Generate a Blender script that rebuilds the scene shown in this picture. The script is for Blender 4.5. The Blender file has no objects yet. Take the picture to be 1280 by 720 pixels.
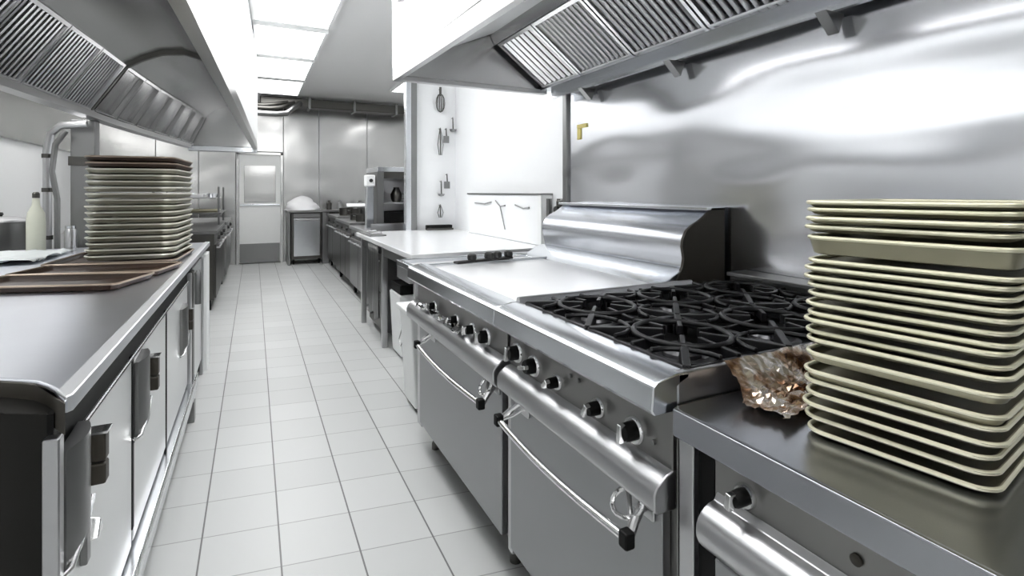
import bpy, bmesh, math, random
from mathutils import Vector, Matrix
R = math.radians
SC = bpy.context.scene
COL = SC.collection
random.seed(7)

# ------------------------------------------------------------------ materials
def nodes(name):
    m = bpy.data.materials.new(name); m.use_nodes = True
    nt = m.node_tree
    return m, nt, nt.nodes['Principled BSDF']

def steel(name, col=(.56,.56,.57), rough=.3, metal=1.0, brush=(1,1,40), bs=.012, wave=None, blotch=.0, rv=.006):
    m, nt, b = nodes(name)
    b.inputs['Base Color'].default_value = (*col, 1)
    b.inputs['Metallic'].default_value = metal
    tc = nt.nodes.new('ShaderNodeTexCoord')
    mp = nt.nodes.new('ShaderNodeMapping'); mp.inputs['Scale'].default_value = brush
    nt.links.new(tc.outputs['Object'], mp.inputs['Vector'])
    n = nt.nodes.new('ShaderNodeTexNoise'); n.inputs['Scale'].default_value = 9; n.inputs['Detail'].default_value = 2
    nt.links.new(mp.outputs['Vector'], n.inputs['Vector'])
    mr = nt.nodes.new('ShaderNodeMapRange')
    mr.inputs['To Min'].default_value = rough-rv; mr.inputs['To Max'].default_value = rough+rv
    nt.links.new(n.outputs['Fac'], mr.inputs['Value']); nt.links.new(mr.outputs['Result'], b.inputs['Roughness'])
    bp = nt.nodes.new('ShaderNodeBump'); bp.inputs['Strength'].default_value = bs; bp.inputs['Distance'].default_value = .002
    nt.links.new(n.outputs['Fac'], bp.inputs['Height']); last = bp
    if wave:
        mp2 = nt.nodes.new('ShaderNodeMapping'); mp2.inputs['Scale'].default_value = wave[0]
        nt.links.new(tc.outputs['Object'], mp2.inputs['Vector'])
        n2 = nt.nodes.new('ShaderNodeTexNoise'); n2.inputs['Scale'].default_value = 1; n2.inputs['Detail'].default_value = 1
        nt.links.new(mp2.outputs['Vector'], n2.inputs['Vector'])
        b2 = nt.nodes.new('ShaderNodeBump'); b2.inputs['Strength'].default_value = 1; b2.inputs['Distance'].default_value = wave[1]
        nt.links.new(n2.outputs['Fac'], b2.inputs['Height']); nt.links.new(bp.outputs['Normal'], b2.inputs['Normal']); last = b2
    nt.links.new(last.outputs['Normal'], b.inputs['Normal'])
    if blotch:
        n3 = nt.nodes.new('ShaderNodeTexNoise'); n3.inputs['Scale'].default_value = 5; n3.inputs['Detail'].default_value = 5
        nt.links.new(tc.outputs['Object'], n3.inputs['Vector'])
        mx = nt.nodes.new('ShaderNodeMix'); mx.data_type = 'RGBA'
        mx.inputs['A'].default_value = (*[c*(1-blotch) for c in col], 1); mx.inputs['B'].default_value = (*[min(1, c*(1+blotch)) for c in col], 1)
        nt.links.new(n3.outputs['Fac'], mx.inputs['Factor']); nt.links.new(mx.outputs['Result'], b.inputs['Base Color'])
    return m

def plain(name, col, rough=.5, metal=0, noise=.04, scale=8, spec=.5):
    m, nt, b = nodes(name)
    b.inputs['Specular IOR Level'].default_value = spec
    b.inputs['Roughness'].default_value = rough; b.inputs['Metallic'].default_value = metal
    tc = nt.nodes.new('ShaderNodeTexCoord')
    n = nt.nodes.new('ShaderNodeTexNoise'); n.inputs['Scale'].default_value = scale; n.inputs['Detail'].default_value = 3
    nt.links.new(tc.outputs['Object'], n.inputs['Vector'])
    mx = nt.nodes.new('ShaderNodeMix'); mx.data_type = 'RGBA'
    mx.inputs['A'].default_value = (*[max(0, c*(1-noise)) for c in col], 1); mx.inputs['B'].default_value = (*[min(1, c*(1+noise)) for c in col], 1)
    nt.links.new(n.outputs['Fac'], mx.inputs['Factor']); nt.links.new(mx.outputs['Result'], b.inputs['Base Color'])
    return m

def emit(name, col, s):
    m, nt, b = nodes(name)
    b.inputs['Base Color'].default_value = (*col, 1)
    b.inputs['Emission Color'].default_value = (*col, 1); b.inputs['Emission Strength'].default_value = s
    return m

def tile_mat():
    m, nt, b = nodes('floor_tile')
    tc = nt.nodes.new('ShaderNodeTexCoord'); sx = nt.nodes.new('ShaderNodeSeparateXYZ')
    nt.links.new(tc.outputs['Object'], sx.inputs['Vector'])
    def mth(op, a, b_):
        n = nt.nodes.new('ShaderNodeMath'); n.operation = op
        for i, v in enumerate((a, b_)):
            if v is None: continue
            if isinstance(v, (int, float)): n.inputs[i].default_value = v
            else: nt.links.new(v, n.inputs[i])
        return n.outputs[0]
    T = .27
    u = mth('DIVIDE', mth('SUBTRACT', sx.outputs['X'], .09), T)
    yy = mth('ADD', sx.outputs['Y'], mth('MULTIPLY', sx.outputs['X'], .16))
    v = mth('DIVIDE', mth('SUBTRACT', yy, 2.325), .262)
    def dist(t):
        f = mth('FRACT', t, None)
        return mth('MINIMUM', f, mth('SUBTRACT', 1.0, f))
    du, dv = dist(u), dist(v)
    mu = mth('LESS_THAN', du, .0115); mv = mth('LESS_THAN', dv, .0095)
    g = mth('MAXIMUM', mu, mth('MULTIPLY', mv, .6))
    wn = nt.nodes.new('ShaderNodeTexWhiteNoise'); wn.noise_dimensions = '2D'
    cb = nt.nodes.new('ShaderNodeCombineXYZ')
    nt.links.new(mth('FLOOR', u, None), cb.inputs[0]); nt.links.new(mth('FLOOR', v, None), cb.inputs[1])
    nt.links.new(cb.outputs[0], wn.inputs['Vector'])
    mt = nt.nodes.new('ShaderNodeMix'); mt.data_type = 'RGBA'
    mt.inputs['A'].default_value = (.50,.51,.505,1); mt.inputs['B'].default_value = (.545,.555,.55,1)
    nt.links.new(wn.outputs['Value'], mt.inputs['Factor'])
    mx = nt.nodes.new('ShaderNodeMix'); mx.data_type = 'RGBA'
    nt.links.new(g, mx.inputs['Factor']); nt.links.new(mt.outputs['Result'], mx.inputs['A']); mx.inputs['B'].default_value = (.13,.13,.13,1)
    nt.links.new(mx.outputs['Result'], b.inputs['Base Color'])
    b.inputs['Roughness'].default_value = .38
    bp = nt.nodes.new('ShaderNodeBump'); bp.inputs['Strength'].default_value = .4; bp.inputs['Distance'].default_value = .002; bp.invert = True
    nt.links.new(g, bp.inputs['Height']); nt.links.new(bp.outputs['Normal'], b.inputs['Normal'])
    return m

def foil_mat():
    m, nt, b = nodes('foil_stained')
    tc = nt.nodes.new('ShaderNodeTexCoord')
    n = nt.nodes.new('ShaderNodeTexNoise'); n.inputs['Scale'].default_value = 14; n.inputs['Detail'].default_value = 6
    nt.links.new(tc.outputs['Object'], n.inputs['Vector'])
    cr = nt.nodes.new('ShaderNodeValToRGB'); e = cr.color_ramp.elements
    e[0].position = .36; e[0].color = (.10,.045,.02,1); e[1].position = .56; e[1].color = (.72,.68,.64,1)
    x = e.new(.46); x.color = (.42,.29,.20,1)
    nt.links.new(n.outputs['Fac'], cr.inputs['Fac']); nt.links.new(cr.outputs['Color'], b.inputs['Base Color'])
    b.inputs['Metallic'].default_value = .85; b.inputs['Roughness'].default_value = .25
    return m

M = dict(
    steel=steel('stainless', (.50,.50,.51), .30),
    door=steel('stainless_door', (.31,.315,.32), .36),
    panel=steel('stainless_panel', (.27,.265,.26), .34),
    bright=steel('polished_steel', (.74,.76,.79), .2, bs=.0),
    chrome=steel('chrome', (.8,.8,.8), .12, bs=.0),
    wall=steel('steel_wall', (.80,.81,.84), .17, bs=.004, wave=((1,.9,2.6), .035)),
    backwall=steel('steel_backwall', (.60,.60,.59), .26, bs=.004, wave=((1,1,1.4), .04)),
    hood=steel('hood_steel', (.50,.50,.50), .27, bs=.0),
    hoodlip=steel('hood_lip_steel', (.5,.5,.5), .28, bs=0),
    filt=steel('baffle_steel', (.75,.75,.76), .3, bs=0),
    top=steel('worktop_steel', (.78,.80,.86), .30, bs=0, rv=.02, blotch=.05),
    edge=steel('edge_steel', (.88,.89,.91), .45, bs=0),
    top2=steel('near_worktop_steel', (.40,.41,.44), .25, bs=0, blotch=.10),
    griddle=steel('griddle_plate', (.92,.92,.93), .32, metal=.45, bs=0),
    table=steel('table_top_steel', (.93,.94,.95), .22, metal=.25, bs=0),
    guard=steel('griddle_guard', (.70,.72,.76), .27, bs=0),
    dark=steel('dark_steel', (.11,.107,.10), .38),
    brown=plain('brown_coating', (.045,.040,.032), .42, spec=.3),
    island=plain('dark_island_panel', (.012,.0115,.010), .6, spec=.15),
    mid=steel('mid_steel', (.27,.27,.27), .35),
    black=plain('black_enamel', (.004,.004,.004), .5, spec=.15),
    iron=plain('cast_iron', (.006,.006,.007), .38, noise=.3, scale=60, spec=.28),
    burner=steel('burner_metal', (.12,.12,.125), .35),
    rubber=plain('black_plastic', (.02,.02,.02), .5),
    white=plain('white_paint', (.88,.89,.89), .45, noise=.01),
    whitewall=plain('white_wall_panel', (.9,.91,.92), .35, noise=.01),
    plastic=plain('white_plastic', (.82,.83,.83), .4, noise=.02),
    doorp=plain('white_door_panel', (.78,.79,.78), .4, noise=.02),
    doorl=steel('pale_steel_door', (.70,.71,.71), .3, metal=.55),
    ceil=steel('ceiling_panel', (.90,.90,.90), .3, metal=.2, bs=0),
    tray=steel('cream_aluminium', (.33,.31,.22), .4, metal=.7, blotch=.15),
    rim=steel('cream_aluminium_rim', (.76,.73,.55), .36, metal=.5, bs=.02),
    tray2=steel('olive_pan', (.34,.33,.26), .38, metal=.6, blotch=.1),
    rim2=steel('olive_pan_rim', (.80,.79,.70), .34, metal=.6, bs=.02),
    tray3=plain('brown_pan', (.045,.024,.014), .45, noise=.4),
    rim3=steel('brown_pan_rim', (.40,.32,.25), .34, metal=.6, blotch=.2),
    corner=steel('pan_corner_silver', (.8,.8,.78), .25),
    foil=foil_mat(),
    lamp=emit('lamp_diffuser', (1,1,1), 9),
    fillglow=emit('added_fill_glow', (1,1,1), 14),  # glow of the light strips added inside the hoods
    yellow=plain('yellow_tag', (.88,.76,.25), .5),
    cream=plain('cream_plastic', (.70,.71,.60), .45),
    vein=plain('grey_mark', (.25,.25,.25), .5),
    floor=tile_mat(),
    cloth=plain('white_cloth', (.85,.85,.86), .8),
    paper=plain('pale_paper', (.72,.76,.76), .5),
)

# ------------------------------------------------------------------ mesh builder
class MB:
    def __init__(s): s.v = []; s.f = []
    def add(s, vs, fs):
        n = len(s.v); s.v += [tuple(v) for v in vs]; s.f += [tuple(i+n for i in f) for f in fs]; return s
    def box(s, x0, x1, y0, y1, z0, z1):
        return s.add([(x0,y0,z0),(x1,y0,z0),(x1,y1,z0),(x0,y1,z0),(x0,y0,z1),(x1,y0,z1),(x1,y1,z1),(x0,y1,z1)],
                     [(0,3,2,1),(4,5,6,7),(0,1,5,4),(1,2,6,5),(2,3,7,6),(3,0,4,7)])
    def hexa(s, p):
        return s.add(p, [(0,3,2,1),(4,5,6,7),(0,1,5,4),(1,2,6,5),(2,3,7,6),(3,0,4,7)])
    def poly(s, pts, z0, z1):
        n = len(pts); v = [(x,y,z0) for x,y in pts]+[(x,y,z1) for x,y in pts]
        f = [tuple(range(n-1,-1,-1)), tuple(range(n,2*n))]+[(i,(i+1)%n,n+(i+1)%n,n+i) for i in range(n)]
        return s.add(v, f)
    def prism(s, prof, y0, y1, axis='y'):
        n = len(prof)
        mk = {'y': lambda a,b,t:(a,t,b), 'x': lambda a,b,t:(t,a,b)}[axis]
        v = [mk(a,b,y0) for a,b in prof]+[mk(a,b,y1) for a,b in prof]
        f = [tuple(range(n)), tuple(range(2*n-1,n-1,-1))]+[(i,n+i,n+(i+1)%n,(i+1)%n) for i in range(n)]
        return s.add(v, f)
    def tube(s, pts, r, n=10, closed=False):
        pts = [Vector(p) for p in pts]; k = len(pts); base = len(s.v); vs = []; fs = []
        up = None
        for i, p in enumerate(pts):
            if closed: t = pts[(i+1)%k]-pts[i-1]
            else: t = pts[min(i+1,k-1)]-pts[max(i-1,0)]
            t.normalize()
            if up is None or abs(up.dot(t)) > .98:
                up = Vector((0,0,1)) if abs(t.z) < .9 else Vector((1,0,0))
            a = t.cross(up).normalized(); b = t.cross(a).normalized(); up = -b if up.dot(-b) > 0 else b
            a = t.cross(up).normalized(); b = up
            rr = r[i] if isinstance(r, (list, tuple)) else r
            for j in range(n):
                an = 2*math.pi*j/n
                vs.append(p+a*rr*math.cos(an)+b*rr*math.sin(an))
        for i in range(k if closed else k-1):
            for j in range(n):
                i2 = (i+1) % k
                fs.append((i*n+j, i*n+(j+1)%n, i2*n+(j+1)%n, i2*n+j))
        if not closed:
            fs.append(tuple(range(n-1,-1,-1))); fs.append(tuple((k-1)*n+j for j in range(n)))
        return s.add(vs, fs)
    def lathe(s, prof, c, axis='z', n=24):
        c = Vector(c); vs = []; fs = []; k = len(prof)
        for r, h in prof:
            for j in range(n):
                an = 2*math.pi*j/n; a, b = r*math.cos(an), r*math.sin(an)
                vs.append(c+(Vector((a,b,h)) if axis == 'z' else Vector((h,a,b)) if axis == 'x' else Vector((b,h,a))))
        for i in range(k-1):
            for j in range(n): fs.append((i*n+j, i*n+(j+1)%n, (i+1)*n+(j+1)%n, (i+1)*n+j))
        fs.append(tuple(range(n-1,-1,-1))); fs.append(tuple((k-1)*n+j for j in range(n)))
        return s.add(vs, fs)
    def build(s, name, mat, parent=None, bevel=0, smooth=True, seg=2):
        me = bpy.data.meshes.new(name); off = Vector((0,0,0)); p = parent
        while p is not None: off += p.location; p = p.parent
        me.from_pydata([Vector(v)-off for v in s.v], [], s.f); me.update()
        bm = bmesh.new(); bm.from_mesh(me); bmesh.ops.recalc_face_normals(bm, faces=bm.faces)
        for f in bm.faces: f.smooth = smooth
        bm.to_mesh(me); bm.free()
        me.materials.append(M[mat])
        o = bpy.data.objects.new(name, me); COL.objects.link(o)
        if parent is not None: o.parent = parent
        if smooth: me.set_sharp_from_angle(angle=R(35))
        if bevel:
            b = o.modifiers.new('bevel', 'BEVEL'); b.width = bevel; b.segments = seg; b.limit_method = 'ANGLE'; b.angle_limit = R(40); b.harden_normals = True
        return o

def tag(o, label=None, cat=None, group=None, kind=None):
    if label: o['label'] = label
    if cat: o['category'] = cat
    if group: o['group'] = group
    if kind: o['kind'] = kind
    return o
def thing(name, loc, label, cat, group=None):
    o = bpy.data.objects.new(name, None); o.location = loc; o.empty_display_size = .1; COL.objects.link(o)
    return tag(o, label, cat, group)
def struct(name, mb, mat, **k): return tag(mb.build(name, mat, **k), kind='structure')
def copy_tree(o, parent=None):
    c = o.copy(); COL.objects.link(c)
    if parent is not None: c.parent = parent
    for ch in list(o.children): copy_tree(ch, c)
    return c
ORD = ['topmost','second','third','fourth','fifth','sixth','seventh','eighth','ninth','tenth','eleventh','twelfth','thirteenth','fourteenth',
       'fifteenth','sixteenth','seventeenth','eighteenth','nineteenth','twentieth','twenty-first','twenty-second']

# ------------------------------------------------------------------ room shell
H = 3.1
struct('floor', MB().box(-2.5,3.4,-2.1,11.1,-.1,0), 'floor', smooth=False)
struct('ceiling', MB().box(-2.5,3.4,-2.1,11.1,H,H+.1), 'ceil', smooth=False)
struct('wall_left', MB().box(-2.5,-2.4,-2.1,11.1,0,H), 'white', smooth=False)
struct('wall_back', MB().box(-2.4,3.3,-2.1,-2.0,0,H), 'white', smooth=False)
struct('wall_far', MB().box(-2.4,3.3,11.0,11.1,0,H), 'white', smooth=False)
struct('wall_right', MB().box(2.1,2.2,-2.0,5.7,0,H), 'whitewall', smooth=False)
struct('wall_partition', MB().box(1.62,3.3,5.7,5.85,0,H), 'whitewall', smooth=False)
struct('wall_right_far', MB().box(3.3,3.4,5.7,11.0,0,H), 'white', smooth=False)
struct('wall_left_steel_lining', MB().box(-2.4,-2.37,-1.9,10.95,1.93,H), 'backwall', bevel=.003)
# stainless lining of right wall
c = MB()
c.box(1.95,2.1,-2.0,3.04,0,H); struct('wall_right_steel_lining', c, 'wall', bevel=.003)
# lining of far wall in panels
for i, (a, b_) in enumerate([(-2.4,-1.55),(-1.54,-.9),(-.89,-.3),(.52,1.16),(1.17,2.1),(2.11,3.3)]):
    struct('wall_far_steel_panel' , MB().box(a,b_,10.97,11.0,0,H), 'backwall', bevel=.004)
struct('wall_far_steel_panel', MB().box(-.29,.51,10.97,11.0,2.12,H), 'backwall', bevel=.004)

# door in far wall
d = thing('door_1', (.13,10.95,0), 'pale kitchen door with a grey kick plate at the end of the aisle', 'door'); d['kind'] = 'structure'
MB().box(-.24,.46,10.93,10.97,.02,2.05).build('door_panel', 'doorp', d, bevel=.004)
m = MB(); m.box(-.29,-.24,10.91,10.98,0,2.1); m.box(.46,.51,10.91,10.98,0,2.1); m.box(-.29,.51,10.91,10.98,2.05,2.1)
m.build('door_frame', 'backwall', d, bevel=.004)
MB().box(-.23,.45,10.915,10.935,.03,.38).build('kick_plate', 'mid', d, bevel=.003)
MB().box(-.16,.38,10.915,10.935,1.15,1.85).build('door_window', 'backwall', d, bevel=.006)
MB().box(-.23,.45,10.91,10.93,1.08,1.12).build('push_bar', 'bright', d, bevel=.006)

# metal corner post + trim
struct('trim_1', MB().box(1.49,1.55,5.60,5.69,0,H), 'bright', bevel=.006)
struct('trim_3', MB().box(1.55,1.62,5.62,5.85,0,H), 'mid', bevel=.004)
m = MB(); m.box(1.93,2.1,3.04,3.1,0,2.05); struct('trim_2', m, 'mid', bevel=.012)

# soffits above hoods
struct('wall_right_soffit', MB().hexa([(.765,3.2,2.12),(.96,-1.95,2.12),(1.95,-1.95,2.62),(1.95,3.04,2.62),(.765,3.2,H),(.96,-1.95,H),(1.95,-1.95,H),(1.95,3.04,H)]), 'white', smooth=False)

# ------------------------------------------------------------------ right hood
def lerp(a, b, t): return a+(b-a)*t
def strip(prof_fn, ys, thick=.012):
    """skin following an open section profile (x,z) given by prof_fn(y), extruded along stations ys, with thickness"""
    mb = MB(); n = len(prof_fn(ys[0])); vs = []
    for y in ys:
        p = prof_fn(y); out = []
        for i, (x, z) in enumerate(p):
            x0, z0 = p[max(i-1,0)]; x1, z1 = p[min(i+1,n-1)]
            dx, dz = x1-x0, z1-z0; L = math.hypot(dx, dz) or 1
            out.append((x-dz/L*thick, z+dx/L*thick))
        vs.append((p, out))
    V = []
    for y, (p, o) in zip(ys, vs):
        V += [(x,y,z) for x,z in p]+[(x,y,z) for x,z in o]
    F = []; S = 2*n
    for k in range(len(ys)-1):
        a, b = k*S, (k+1)*S
        for i in range(n-1):
            F.append((a+i,a+i+1,b+i+1,b+i)); F.append((a+n+i,b+n+i,b+n+i+1,a+n+i+1))
        F.append((a,b,b+n,a+n)); F.append((a+n-1,a+2*n-1,b+2*n-1,b+n-1))
    for a in (0, (len(ys)-1)*S):
        for i in range(n-1): F.append((a+i,a+n+i,a+n+i+1,a+i+1))
    return mb.add(V, F)

hr = thing('exhaust_hood', (1.3,.6,2.05), 'long stainless exhaust hood above the range line on the right', 'exhaust hood')
rf = lambda y: .763+.042*(3.2-y)
def prof_r(y):   # from back-filter top over roof down to front lip
    f = rf(y)
    return [(1.445,2.33),(1.36,2.50),(1.05,2.56),(f+.12,2.40),(f+.03,2.06)]
ysR = [-1.5,-.5,.5,1.5,2.3,3.15]
strip(prof_r, ysR[::-1]).build('canopy', 'hood', hr)
m = MB()   # front lip with rolled channel
for a, b in zip(ysR[:-1], ysR[1:]):
    fa, fb = rf(a), rf(b)
    m.hexa([(fa,a,2.03),(fa+.035,a,2.03),(fb+.035,b,2.03),(fb,b,2.03),(fa,a,2.13),(fa+.035,a,2.13),(fb+.035,b,2.13),(fb,b,2.13)])
m.build('front_lip', 'hoodlip', hr)
m = MB()   # far end panel
f = rf(3.17)
m.prism([(f,2.05),(1.83,2.05),(1.93,2.1),(1.93,2.6),(f,2.6)], 3.155, 3.185); m.build('end_panel', 'hood', hr)
m = MB(); m.box(f,1.83,3.13,3.185,2.03,2.06); m.build('end_lip', 'hoodlip', hr, bevel=.006)
m = MB(); m.prism([(1.77,2.05),(1.86,2.05),(1.86,2.0),(1.88,2.0),(1.88,2.10),(1.80,2.115)], -1.5, 3.13); m.build('back_rail', 'bright', hr)
m = MB(); m.prism([(1.88,2.04),(1.95,2.04),(1.95,2.09),(1.88,2.09)], -1.5, 3.04); m.build('wall_channel', 'dark', hr)
for y in (2.72,1.96,1.18,.4):
    MB().add([(1.82,y-.022,2.0),(1.93,y-.022,2.0),(1.90,y-.022,1.925),(1.82,y+.022,2.0),(1.93,y+.022,2.0),(1.90,y+.022,1.925)],
             [(0,1,2),(5,4,3),(0,3,4,1),(1,4,5,2),(2,5,3,0)]).build('bracket', 'mid', hr, bevel=.003)

def filter_panel(parent, lo, hi, y0, y1, nb, mat='filt', gap=.012, blank=False, rh=.016, ra=.22, rb=.72):
    """baffle filter between low edge point fn lo(y) and high edge fn hi(y)"""
    def q(t, y, off=0):
        (x0,z0),(x1,z1) = lo(y), hi(y); dx, dz = x1-x0, z1-z0; L = math.hypot(dx,dz)
        nx, nz = -dz/L, dx/L
        if nz > 0: nx, nz = -nx, -nz
        return (x0+dx*t+nx*off, y, z0+dz*t+nz*off)
    a, b = y0+gap/2, y1-gap/2
    m = MB()
    def bar(ta, tb, ya, yb, o0, o1):
        m.hexa([q(ta,ya,o0),q(tb,ya,o0),q(tb,yb,o0),q(ta,yb,o0),q(ta,ya,o1),q(tb,ya,o1),q(tb,yb,o1),q(ta,yb,o1)])
    bar(0,.05,a,b,-.02,.016); bar(.95,1,a,b,-.02,.016); bar(0.05,.95,a,a+.018,-.02,.016); bar(.05,.95,b-.018,b,-.02,.016)
    fr = m.build('filter', mat, parent)
    m = MB(); bar(0.02,.98,a+.01,b-.01,-.03,-.022); m.build('filter_backing', 'rubber' if not blank else 'hood', fr)
    if blank: return fr
    m = MB(); w = (b-a-.036)/nb
    for i in range(nb):
        c0 = a+.018+w*i
        p = [q(.05,c0+w*ra,.0),q(.95,c0+w*ra,0),q(.95,c0+w*(ra+rb)/2,rh),q(.05,c0+w*(ra+rb)/2,rh),q(.95,c0+w*rb,0),q(.05,c0+w*rb,0)]
        bk = [q(.05,c0+w*ra,-.006),q(.95,c0+w*ra,-.006),q(.95,c0+w*rb,-.006),q(.05,c0+w*rb,-.006)]
        m.add(p+bk, [(0,1,2,3),(3,2,4,5),(6,9,8,7),(0,6,7,1),(5,4,8,9),(0,3,5,9,6),(1,7,8,4,2)])
    m.build('baffles', mat, fr)
    m = MB()
    for yy in (a+.12,b-.12): m.tube([q(.12,yy-.03,.016),q(.12,yy-.03,.04),q(.12,yy+.03,.04),q(.12,yy+.03,.016)], .003, 6)
    return fr
loR = lambda y: (1.80,2.075); hiR = lambda y: (1.45,2.335)
filter_panel(hr, loR, hiR, 2.66, 3.12, 7)
for i in range(8):
    y1 = 2.66-.5*i; filter_panel(hr, loR, hiR, y1-.5, y1, 11)
MB().box(1.78,1.95,-1.5,3.04,2.6,2.62).build('top_plate', 'hood', hr)

for a in (2.2,1.0,-.2):  # glowing strips added behind the lip to brighten the hood interior
    p0, p1 = (rf(a)+.05,a-.45), (rf(a+.45)+.05,a+.45)
    m = MB(); m.hexa([(rf(a-.45)+.040,a-.45,2.135),(rf(a-.45)+.065,a-.45,2.135),(rf(a+.45)+.065,a+.45,2.135),(rf(a+.45)+.040,a+.45,2.135),(rf(a-.45)+.040,a-.45,2.16),(rf(a-.45)+.065,a-.45,2.16),(rf(a+.45)+.065,a+.45,2.16),(rf(a+.45)+.040,a+.45,2.16)])
    m.build('added_glow_strip', 'fillglow', hr)
# ------------------------------------------------------------------ left hood
SB = [(.4,-1.50),(3.67,-1.20),(4.2,-1.15),(4.76,-1.11),(5.64,-1.02),(7.65,-.72)]
def xb(y):
    for (a,xa),(b,xb_) in zip(SB[:-1], SB[1:]):
        if y <= b or b == SB[-1][0]: return lerp(xa, xb_, (y-a)/(b-a))
xf = lambda y: -.172+.037*(y-1.75)
ZL = 1.9
hl = thing('exhaust_hood', (-.7,4.0,ZL), 'stainless exhaust hood above the island counter on the left', 'exhaust hood')
def hiL(y): 
    w = (xf(y)-xb(y)); return (xb(y)+.24*w, ZL+.40)
loL = lambda y: (xb(y)+.03, ZL+.04)
def prof_l(y):
    w = xf(y)-xb(y); b = xb(y)
    return [(b+.24*w,ZL+.40),(b+.34*w,ZL+.47),(b+.46*w,ZL+.53),(b+.60*w,ZL+.55),(b+.74*w,ZL+.51),(b+.86*w,ZL+.38),(b+.945*w,ZL+.06)]
def sec(y0, y1, n): return [lerp(y0,y1,i/n) for i in range(n+1)]
strip(prof_l, sec(.4,4.74,8)).build('canopy', 'hood', hl)
strip(prof_l, sec(4.80,7.6,6)).build('canopy', 'hood', hl)
m = MB()   # front lip
for a, b in zip(sec(.4,7.65,12)[:-1], sec(.4,7.65,12)[1:]):
    fa, fb = xf(a), xf(b)
    m.hexa([(fa-.05,a,ZL),(fa,a,ZL),(fb,b,ZL),(fb-.05,b,ZL),(fa-.06,a,ZL+.09),(fa,a,ZL+.09),(fb,b,ZL+.09),(fb-.06,b,ZL+.09)])
m.build('front_lip', 'hoodlip', hl)
m = MB()
ys = sec(.4,7.65,16)
for a, b in zip(ys[:-1], ys[1:]):
    fa, fb = xb(a), xb(b)
    m.hexa([(fa-.04,a,ZL),(fa+.05,a,ZL),(fb+.05,b,ZL),(fb-.04,b,ZL),(fa-.04,a,ZL+.06),(fa+.05,a,ZL+.06),(fb+.05,b,ZL+.06),(fb-.04,b,ZL+.06)])
m.build('back_rail', 'hoodlip', hl)
m = MB()   # back skin
for a, b in zip(ys[:-1], ys[1:]):
    fa, fb = xb(a)-.04, xb(b)-.04
    m.hexa([(fa-.01,a,ZL+.05),(fa,a,ZL+.05),(fb,b,ZL+.05),(fb-.01,b,ZL+.05),(fa-.01,a,ZL+.6),(fa,a,ZL+.6),(fb,b,ZL+.6),(fb-.01,b,ZL+.6)])
m.build('back_skin', 'hood', hl)
for a in (1.6,3.0,4.2,5.6,6.9):  # added glowing strips, tucked behind the lip to light the left canopy
    m = MB(); h_ = .35
    A0, A1 = xf(a-h_), xf(a+h_)
    m.hexa([(A0-.092,a-h_,ZL+.095),(A0-.066,a-h_,ZL+.095),(A1-.066,a+h_,ZL+.095),(A1-.092,a+h_,ZL+.095),(A0-.092,a-h_,ZL+.12),(A0-.066,a-h_,ZL+.12),(A1-.066,a+h_,ZL+.12),(A1-.092,a+h_,ZL+.12)])
    m.build('added_glow_strip', 'fillglow', hl)
# section joint rib following the profile
def rib(y, w_, name, mat, inset=.02):
    p = [ (loL(y)[0], loL(y)[1]) ] + [(x, z-.0) for x, z in prof_l(y)]
    m = MB()
    for (x0,z0),(x1,z1) in zip(p[:-1], p[1:]):
        m.hexa([(x0,y-w_,z0-inset),(x1,y-w_,z1-inset),(x1,y+w_,z1-inset),(x0,y+w_,z0-inset),(x0,y-w_,z0+.02),(x1,y-w_,z1+.02),(x1,y+w_,z1+.02),(x0,y+w_,z0+.02)])
    return m.build(name, mat, hl)
rib(4.77, .022, 'joint_rib', 'dark', .03)
# far end panel (fills the profile)
y = 7.62; p = [(xb(y),ZL+.0),(xf(y),ZL+.0),(xf(y),ZL+.62),(xb(y),ZL+.62)]
m = MB(); m.prism(p, 7.61, 7.64); m.build('end_panel', 'hood', hl)
m = MB(); m.box(xb(7.6),xf(7.6),7.52,7.62,ZL-.04,ZL+.03); m.build('end_lip', 'bright', hl, bevel=.01)
for i in range(7):
    y1 = 4.74-.5*i
    if y1-.5 > .6: filter_panel(hl, loL, hiL, y1-.5, y1, 10, rh=.004, ra=.28, rb=.72)
for i in range(6):
    y0 = 4.80+.46*i
    (filter_panel(hl, loL, hiL, y0, y0+.46, 3, mat='hood', blank=True))
# soffit over left hood
m = MB()
m.hexa([(xb(.4)-.04,.4,2.47),(xf(.4),.4,1.99),(xf(7.65),7.65,1.99),(xb(7.65)-.04,7.65,2.47),(xb(.4)-.04,.4,H),(xf(.4),.4,H),(xf(7.65),7.65,H),(xb(7.65)-.04,7.65,H)])
m = MB()
fa, fb = (.4, 7.65)
m.hexa([(xf(fa)-.02,fa,1.99),(xf(fa),fa,1.99),(xf(fb),fb,1.99),(xf(fb)-.02,fb,1.99),(xf(fa)-.02,fa,H),(xf(fa),fa,H),(xf(fb),fb,H),(xf(fb)-.02,fb,H)])
m.hexa([(xb(fb)-.04,fb-.02,2.5),(xf(fb)-.02,fb-.02,2.5),(xf(fb)-.02,fb,2.5),(xb(fb)-.04,fb,2.5),(xb(fb)-.04,fb-.02,H),(xf(fb)-.02,fb-.02,H),(xf(fb)-.02,fb,H),(xb(fb)-.04,fb,H)])
for a, b in zip(ys[:-1], ys[1:]):
    ga, gb = xb(a)-.05, xb(b)-.05
    m.hexa([(ga-.02,a,2.45),(ga,a,2.45),(gb,b,2.45),(gb-.02,b,2.45),(ga-.02,a,H),(ga,a,H),(gb,b,H),(gb-.02,b,H)])
struct('wall_left_soffit', m, 'white', smooth=False)

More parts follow.
